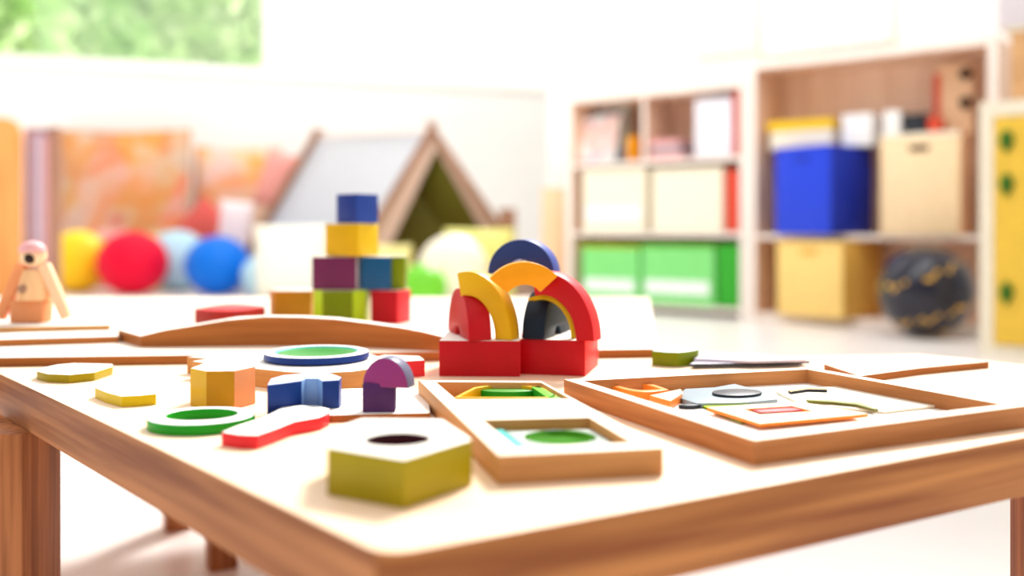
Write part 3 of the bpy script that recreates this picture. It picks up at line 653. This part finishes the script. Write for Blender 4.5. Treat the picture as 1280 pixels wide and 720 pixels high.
inshelf('red_book', 'thin red book standing beside the white box', 'book', 916, 922, 112, (f1 + .001,), .06, [M['scarlet']] * 2)
inshelf('dark_binder', 'dark binder lying behind the white box', 'binder', 868, 912, 104, (f1 + .001,), .3, [M['grey']] * 2, depth=.06)

# ================================================================== YELLOW CABINET (far right)
Yk = 4.35; k0 = Vector(((1224 - 640) / F * Yk, Yk))
def kp(u, w=0): return k0 + ud * u + nd * w
def kbox(u0, u1, w0, w1, z0, z1, **k):
    c = kp((u0 + u1) / 2, (w0 + w1) / 2); return box_mesh(c.x, c.y, z0, u1 - u0, w1 - w0, z1 - z0, uang, **k)
zk = HC + (HY - 128) / F * Yk
yk = thing('cabinet', 'yellow-doored cream cabinet at the right edge', 'cabinet', (*kp(.5, .2), 0))
link('carcass', bm_join([kbox(0, .06, 0, .45, 0, zk), kbox(.9, .96, 0, .45, 0, zk), kbox(.06, .9, 0, .45, zk - .07, zk), kbox(.06, .9, 0, .45, 0, .05), kbox(.06, .9, .42, .45, .05, zk - .07)]), [M['cream'], M['cream']], yk)
dr_ = link('door', kbox(.065, .895, -.012, .012, .055, zk - .075), [M['cabinet_yellow']] * 2, yk)
for yy in (178, 232, 366):
    z_ = HC - (yy - HY) / F * (Yk - .03); c = kp(.115, -.018)
    link('hinge', lathe_mesh([(0, -.055), (.012, -.04), (.032, 0), (.02, .04), (0, .055)], (c.x, c.y, z_), n=20), [M['darkgreen']], dr_, smooth=50)
u_c = .13
cr = thing('wooden_crate', 'brown wooden crate standing on the yellow cabinet', 'crate', (*kp(.5, .2), zk))
link('front_panel', kbox(.12, .80, .05, .07, zk + .001, zk + .31), [crate_wood] * 2, cr)
link('side_panel', kbox(.12, .14, .07, .4, zk + .001, zk + .31), [crate_wood] * 2, cr)
link('side_panel', kbox(.78, .80, .07, .4, zk + .001, zk + .31), [crate_wood] * 2, cr)
link('back_panel', kbox(.14, .78, .38, .4, zk + .001, zk + .31), [crate_wood] * 2, cr)
link('base_panel', kbox(.14, .78, .07, .38, zk + .001, zk + .02), [crate_wood] * 2, cr)
tag(link('storage_box', kbox(.07, .85, .03, .42, zk + .335, zk + .55), [paint('greybox', (.72, .66, .68))] * 2), 'pale grey storage box on top of the brown crate', 'storage box')
tag(link('crate_lid', kbox(.10, .82, .04, .41, zk + .312, zk + .334), [M['cream']] * 2), 'cream lid laid over the brown crate', 'lid')

# ================================================================== LEFT AND BACK OF THE ROOM
# floor balls
def fball(px, pyc, r, Y, mat, label, sz=1.0, group='big play balls in a row'):
    s = Y / F; R_ = r * s
    tag(link('play_ball', ball_mesh(((px - 640) * s, Y, R_ * sz), R_, sz), [mat], smooth=180), label, 'ball', group)
fball(97, 328, 39, 8.55, M['ball_yellow'], 'yellow play ball, leftmost of the row on the floor')
fball(166, 326, 43, 8.30, M['crimson'], 'crimson pink play ball between the yellow and pale blue balls', sz=.93)
fball(222, 328, 38, 8.85, M['pale_blue'], 'pale blue play ball behind the blue one')
fball(272, 328, 40, 8.25, M['ball_blue'], 'bright blue play ball at right of the row', sz=.93)
tag(link('floor_cushion', cushion_mesh(A(195, 326, 9.22), .34, .12, .54, rx=0), [paint('yc2', (.95, .75, .30), rough=.9)], smooth=180), 'pale yellow cushion peeping out between the crimson and pale blue balls', 'cushion')
tag(link('floor_cushion', cushion_mesh(A(140, 324, 9.22), .30, .12, .58, rx=0), [paint('pc2', (.92, .45, .42), rough=.9)], smooth=180), 'pink cushion peeping out behind the crimson ball', 'cushion')
fball(328, 345, 26, 8.08, M['pale_blue'], 'small pale blue ball beside the bright blue one')
fball(529, 338, 30, 6.6, M['bright_green'], 'green play ball on the floor before the tent')
fball(566, 322, 44, 7.2, M['cream'], 'large cream ball in front of the tent opening')
tag(link('floor_cushion', cushion_mesh(A(600, 330, 7.45), .55, .2, .55, rx=.1), [paint('limecush', (.80, .78, .25), rough=.9)], smooth=180), 'yellow-green floor cushion right of the cream ball', 'cushion')
tag(link('floor_cushion', cushion_mesh(A(492, 340, 7.6), .30, .16, .44, rx=.1), [paint('yelcush', (.88, .78, .32), rough=.9)], smooth=180), 'pale yellow cushion left of the green ball', 'cushion')
tag(link('floor_cushion', cushion_mesh(A(365, 327, 7.4), .56, .22, .56, rx=.1), [paint('crcush', (.94, .92, .78), rough=.9)], smooth=180), 'cream floor cushion between blue ball and tent', 'cushion')
tag(link('seat_pad', box_mesh(*A(368, 285, 7.75)[:2], .0, .5, .2, A(375, 288, 7.75).z, bevel=.03), [M['cream'], paint('padtop', (.9, .8, .4))], smooth=35), 'cream bench pad with a yellow top beside the tent', 'seat pad')
tag(link('play_mat', box_mesh(-.70, 8.2, 0, 1.5, .74, .012, bevel=.003), [M['scarlet']] * 2), 'flat red play mat on the floor under the tent', 'mat')
# tent
pk = A(540, 163, 8.0); pkb = A(397, 170, 8.55)
tent = thing('play_tent', 'wooden-framed A-shaped play tent with pale fabric sides', 'tent', (-.9, 8.1, 0))
fl = A(415, 372, 7.95); frr = A(682, 372, 8.05); fl.z = frr.z = .012
bl_ = A(285, 369, 8.8); br_ = A(520, 369, 9.1); bl_.z = br_.z = .0
out = Vector((0, -.03, 0))
link('front_pole', bar_mesh(fl + out, pk + out + Vector((.03, 0, .06)), .10, .05), [brown_wood], tent)
link('front_pole', bar_mesh(frr + out, pk + out + Vector((-.03, 0, .06)), .10, .05), [brown_wood], tent)
link('rear_pole', bar_mesh(bl_, pkb + Vector((.03, 0, .05)), .14, .05), [brown_wood], tent)
link('rear_pole', bar_mesh(br_, pkb + Vector((-.03, 0, .05)), .10, .05), [brown_wood], tent)
link('ridge_pole', bar_mesh(pkb, pk + Vector((0, -.05, 0)), .035, .035), [shelf_edge], tent)
def sheet_mesh(quads, sub=8, sag=.03):
    bm = bmesh.new()
    for a, b, c, d in quads:
        g = [[None] * (sub + 1) for _ in range(sub + 1)]
        for i in range(sub + 1):
            for j in range(sub + 1):
                u, v = i / sub, j / sub; p = a.lerp(b, u).lerp(d.lerp(c, u), v)
                p = p + Vector((0, sag * math.sin(math.pi * u) * math.sin(math.pi * v), 0)); g[i][j] = bm.verts.new(p)
        for i in range(sub):
            for j in range(sub): bm.faces.new([g[i][j], g[i + 1][j], g[i + 1][j + 1], g[i][j + 1]])
    bmesh.ops.recalc_face_normals(bm, faces=bm.faces)
    me = bpy.data.meshes.new('sh'); bm.to_mesh(me); bm.free(); return me
link('side_fabric', sheet_mesh([(fl, bl_, pkb, pk)]), [M['canvas']], tent, smooth=180)
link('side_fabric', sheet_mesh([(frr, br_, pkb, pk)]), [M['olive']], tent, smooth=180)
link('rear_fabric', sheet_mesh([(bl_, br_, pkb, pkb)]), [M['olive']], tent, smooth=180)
oa = A(545, 186, 7.98); ol = A(458, 372, 7.96); orr = A(648, 372, 8.0); ol.z = orr.z = .013
link('door_curtain', sheet_mesh([(fl, ol, oa, pk)], sag=.05), [M['tentpeach']], tent, smooth=180)
link('door_curtain', sheet_mesh([(orr, frr, pk, oa)], sag=.05), [M['tentpeach']], tent, smooth=180)
# olive lining just inside the opening
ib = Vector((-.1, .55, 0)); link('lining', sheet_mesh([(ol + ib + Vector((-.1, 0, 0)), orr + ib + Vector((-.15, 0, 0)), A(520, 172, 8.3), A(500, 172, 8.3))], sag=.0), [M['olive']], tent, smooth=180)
tag(box('toy_stool', A(634, 300, 7.7).x, 7.7, 0, .14, .2, A(634, 262, 7.9).z, brown_wood), 'narrow brown wooden stand right of the tent', 'stand')
tag(box('toy_stand', A(690, 250, 7.2).x, 7.05, 0, .16, .2, A(690, 236, 7.1).z, M['peach']), 'peach coloured wooden stand left of the low shelf', 'stand')
# patterned mattresses leaning below window
def panel(name, label, px0, px1, yt, Y, mat, th=.12, cat='mattress'):
    a = A(px0, yt, Y); b = A(px1, yt, Y); h = a.z
    return tag(link(name, cushion_mesh(((a.x + b.x) / 2, Y, h / 2), b.x - a.x, th * 2, h, puff=.25), [mat], smooth=180), label, cat)
panel('floral_mattress', 'orange and pink floral mattress standing under the window', 72, 238, 162, 9.55, flower1)
panel('floral_mattress', 'pale pink floral mattress standing right of the orange floral one', 243, 352, 183, 9.8, flower2)
tag(link('red_cushion', cushion_mesh(A(262, 288, 9.3), .52, .22, .42, ry=.7), [paint('redcush', (.72, .12, .10), rough=.9)], smooth=180), 'dark red cushion tilted behind the balls', 'cushion')
tag(link('pink_cushion', cushion_mesh(A(345, 225, 9.1), .30, .18, .55, ry=.3), [paint('pinkcush', (.88, .38, .33), rough=.9)], smooth=180), 'coral pink cushion by the rear tent pole', 'cushion')
tag(link('white_cushion', cushion_mesh(A(294, 285, 8.75), .30, .12, .5, ry=.1), [paint('whcush', (.93, .80, .80), rough=.9)], smooth=180), 'pale pink cushion behind the bright blue ball', 'cushion')
# wooden bookcase at left edge
col('lilacroll', (.52, .42, .50)); col('pinkroll', (.62, .32, .32))
lk = thing('bookcase', 'orange wooden bookcase at the left edge', 'bookcase', (A(0, 300, 6.5).x, 6.6, 0))
s = 6.5 / F
zt_ = A(0, 147, 6.5).z
def lx(px): return (px - 640) * s
def lb2(px0, px1, y0, y1, z0, z1): return box_mesh((lx(px0) + lx(px1)) / 2, (y0 + y1) / 2, z0, lx(px1) - lx(px0), y1 - y0, z1 - z0, bevel=.004)
pf = [(lx(-90), 0), (lx(27), 0), (lx(27), zt_ - .10), (lx(22), zt_ - .03), (lx(8), zt_), (lx(-90), zt_)]
link('front_panel', plate_mesh([pf], -.02, .02, bevel=.004, classify=lambda f: 0, mtx=vert_m(0, 6.5, 0, 0)), [orange_wood], lk)
link('shelf_board', lb2(27, 60, 6.53, 6.60, 0.02, .06), [brown_wood] * 2, lk)
link('post', lb2(60, 71, 6.52, 6.56, 0, A(0, 158, 6.5).z), [brown_wood] * 2, lk)
link('back_panel', lb2(20, 66, 6.61, 6.63, 0, A(0, 158, 6.5).z), [M['mauve']] * 2, lk)
for i, (a_, b_, m_) in enumerate(((29, 38, 'mauve'), (39, 48, 'lilacroll'), (49, 58, 'pinkroll'))):
    tag(link('tall_book', lb2(a_, b_, 6.54, 6.60, .061, A(0, 166 + i * 2, 6.55).z), [M[m_]] * 2), ('mauve', 'lilac', 'pink')[i] + ' tall roll standing in the orange bookcase', 'roll')

# ================================================================== OUTSIDE: TREES
def leaves_mesh(c, rad, n, size, seed):
    rnd = random.Random(seed); bm = bmesh.new()
    for i in range(n):
        d = Vector((rnd.gauss(0, 1), rnd.gauss(0, 1), rnd.gauss(0, 1))).normalized() * (rnd.random() ** .45)
        p = Vector(c) + Vector((d.x * rad[0], d.y * rad[1], d.z * rad[2]))
        a = Vector((rnd.gauss(0, 1), rnd.gauss(0, 1), rnd.gauss(0, 1))).normalized(); b = a.orthogonal().normalized(); q = size * (.6 + .8 * rnd.random())
        f = bm.faces.new([bm.verts.new(p - a * q), bm.verts.new(p - b * q * .45), bm.verts.new(p + a * q), bm.verts.new(p + b * q * .45)])
        f.material_index = 0 if rnd.random() < .62 else 1
    me = bpy.data.meshes.new('lv'); bm.to_mesh(me); bm.free(); return me
for i, (px, py, Y, rx, rz, n, lab) in enumerate([
    (-30, 30, 13.8, 1.3, 1.1, 2600, 'bushy green tree outside, at left end of the window'),
    (95, 50, 16.5, 1.3, .9, 2200, 'light green tree outside the window, second from left'),
    (190, 15, 19.5, 1.6, 1.2, 2400, 'pale feathery tree outside behind the others'),
    (285, 45, 15.5, 1.2, 1.1, 2600, 'dense green tree outside by the right window post')]):
    c = A(px, py, Y); t = thing('garden_tree', lab, 'tree', (c.x, c.y, 0))
    link('foliage', leaves_mesh(c, (rx, 1.0, rz), n, .15, 20 + i), [leafA, leafB], t)
    link('trunk', lathe_mesh([(.14, 0), (.10, c.z * .6), (.06, c.z + .3), (0, c.z + .4)], (c.x, c.y, 0), n=14), [M['trunk']], t, smooth=60)
struct(box('ground', -3, 30, -.15, 60, 29, .05, paint('lawn', (.4, .6, .25)), bevel=0))

# ================================================================== LIGHT
w = bpy.data.worlds.new('World'); bpy.context.scene.world = w; w.use_nodes = True
nt_ = w.node_tree; bg = nt_.nodes['Background']
tcw = nt_.nodes.new('ShaderNodeTexCoord'); dt = nt_.nodes.new('ShaderNodeVectorMath'); dt.operation = 'DOT_PRODUCT'
dt.inputs[1].default_value = (0, .80, .60)
nt_.links.new(tcw.outputs['Generated'], dt.inputs[0])
mr = nt_.nodes.new('ShaderNodeMapRange'); mr.inputs[1].default_value = -1; mr.inputs[2].default_value = .75
mr.inputs[3].default_value = 0; mr.inputs[4].default_value = 1
rmp = nt_.nodes.new('ShaderNodeValToRGB'); rmp.color_ramp.elements[0].color = (.16, .155, .15, 1); rmp.color_ramp.elements[1].color = (1.06, 1.06, 1.06, 1)
nt_.links.new(dt.outputs['Value'], mr.inputs[0]); nt_.links.new(mr.outputs[0], rmp.inputs['Fac']); nt_.links.new(rmp.outputs['Color'], bg.inputs['Color'])
bg.inputs['Strength'].default_value = 1.1
def area(name, loc, to, sx, sy, e, colr):
    l = bpy.data.lights.new(name, 'AREA'); l.shape = 'RECTANGLE'; l.size = sx; l.size_y = sy; l.energy = e; l.color = colr
    o = bpy.data.objects.new(name, l); C.objects.link(o); o.location = loc
    o.rotation_euler = (Vector(loc) - Vector(to)).to_track_quat('Z', 'Y').to_euler(); return o
area('back_wall_fill', (-.2, 3.2, 4.2), (-2.2, 10, 2.2), 6, 2.5, 175, (1, .98, .95))  # added fill lamp without a real fitting, brightens the back of the room
area('rear_wall_fill', (-1.2, 7.9, 4.7), (-.6, 11, 1.6), 5, 1, 75, (1, .98, .95))  # second added lamp, unseen, there only to whiten the back wall
def sun(name, e, az, el, angle, colr):
    l = bpy.data.lights.new(name, 'SUN'); l.energy = e; l.angle = math.radians(angle); l.color = colr
    o = bpy.data.objects.new(name, l); C.objects.link(o)
    d = Vector((math.cos(math.radians(el)) * math.sin(math.radians(az)), math.cos(math.radians(el)) * math.cos(math.radians(az)), math.sin(math.radians(el))))
    o.rotation_euler = d.to_track_quat('Z', 'Y').to_euler(); return o
sun('window_sun', 6.2, 22, 44, 12, (1, .97, .93))

# ================================================================== CAMERA
cam = bpy.data.cameras.new('camera'); co = bpy.data.objects.new('camera', cam); C.objects.link(co)
co.location = (0, 0, HC); co.rotation_euler = (math.radians(90), 0, 0)
cam.sensor_width = 36; cam.lens = F / 1280 * 36; cam.shift_y = -(360 - HY) / 1280
cam.clip_start = .02; cam.dof.use_dof = True; cam.dof.focus_distance = .86; cam.dof.aperture_fstop = 2.3
bpy.context.scene.camera = co
vs = bpy.context.scene.view_settings; vs.view_transform = 'Standard'; vs.look = 'None'; vs.exposure = 0.15; vs.gamma = 1.0
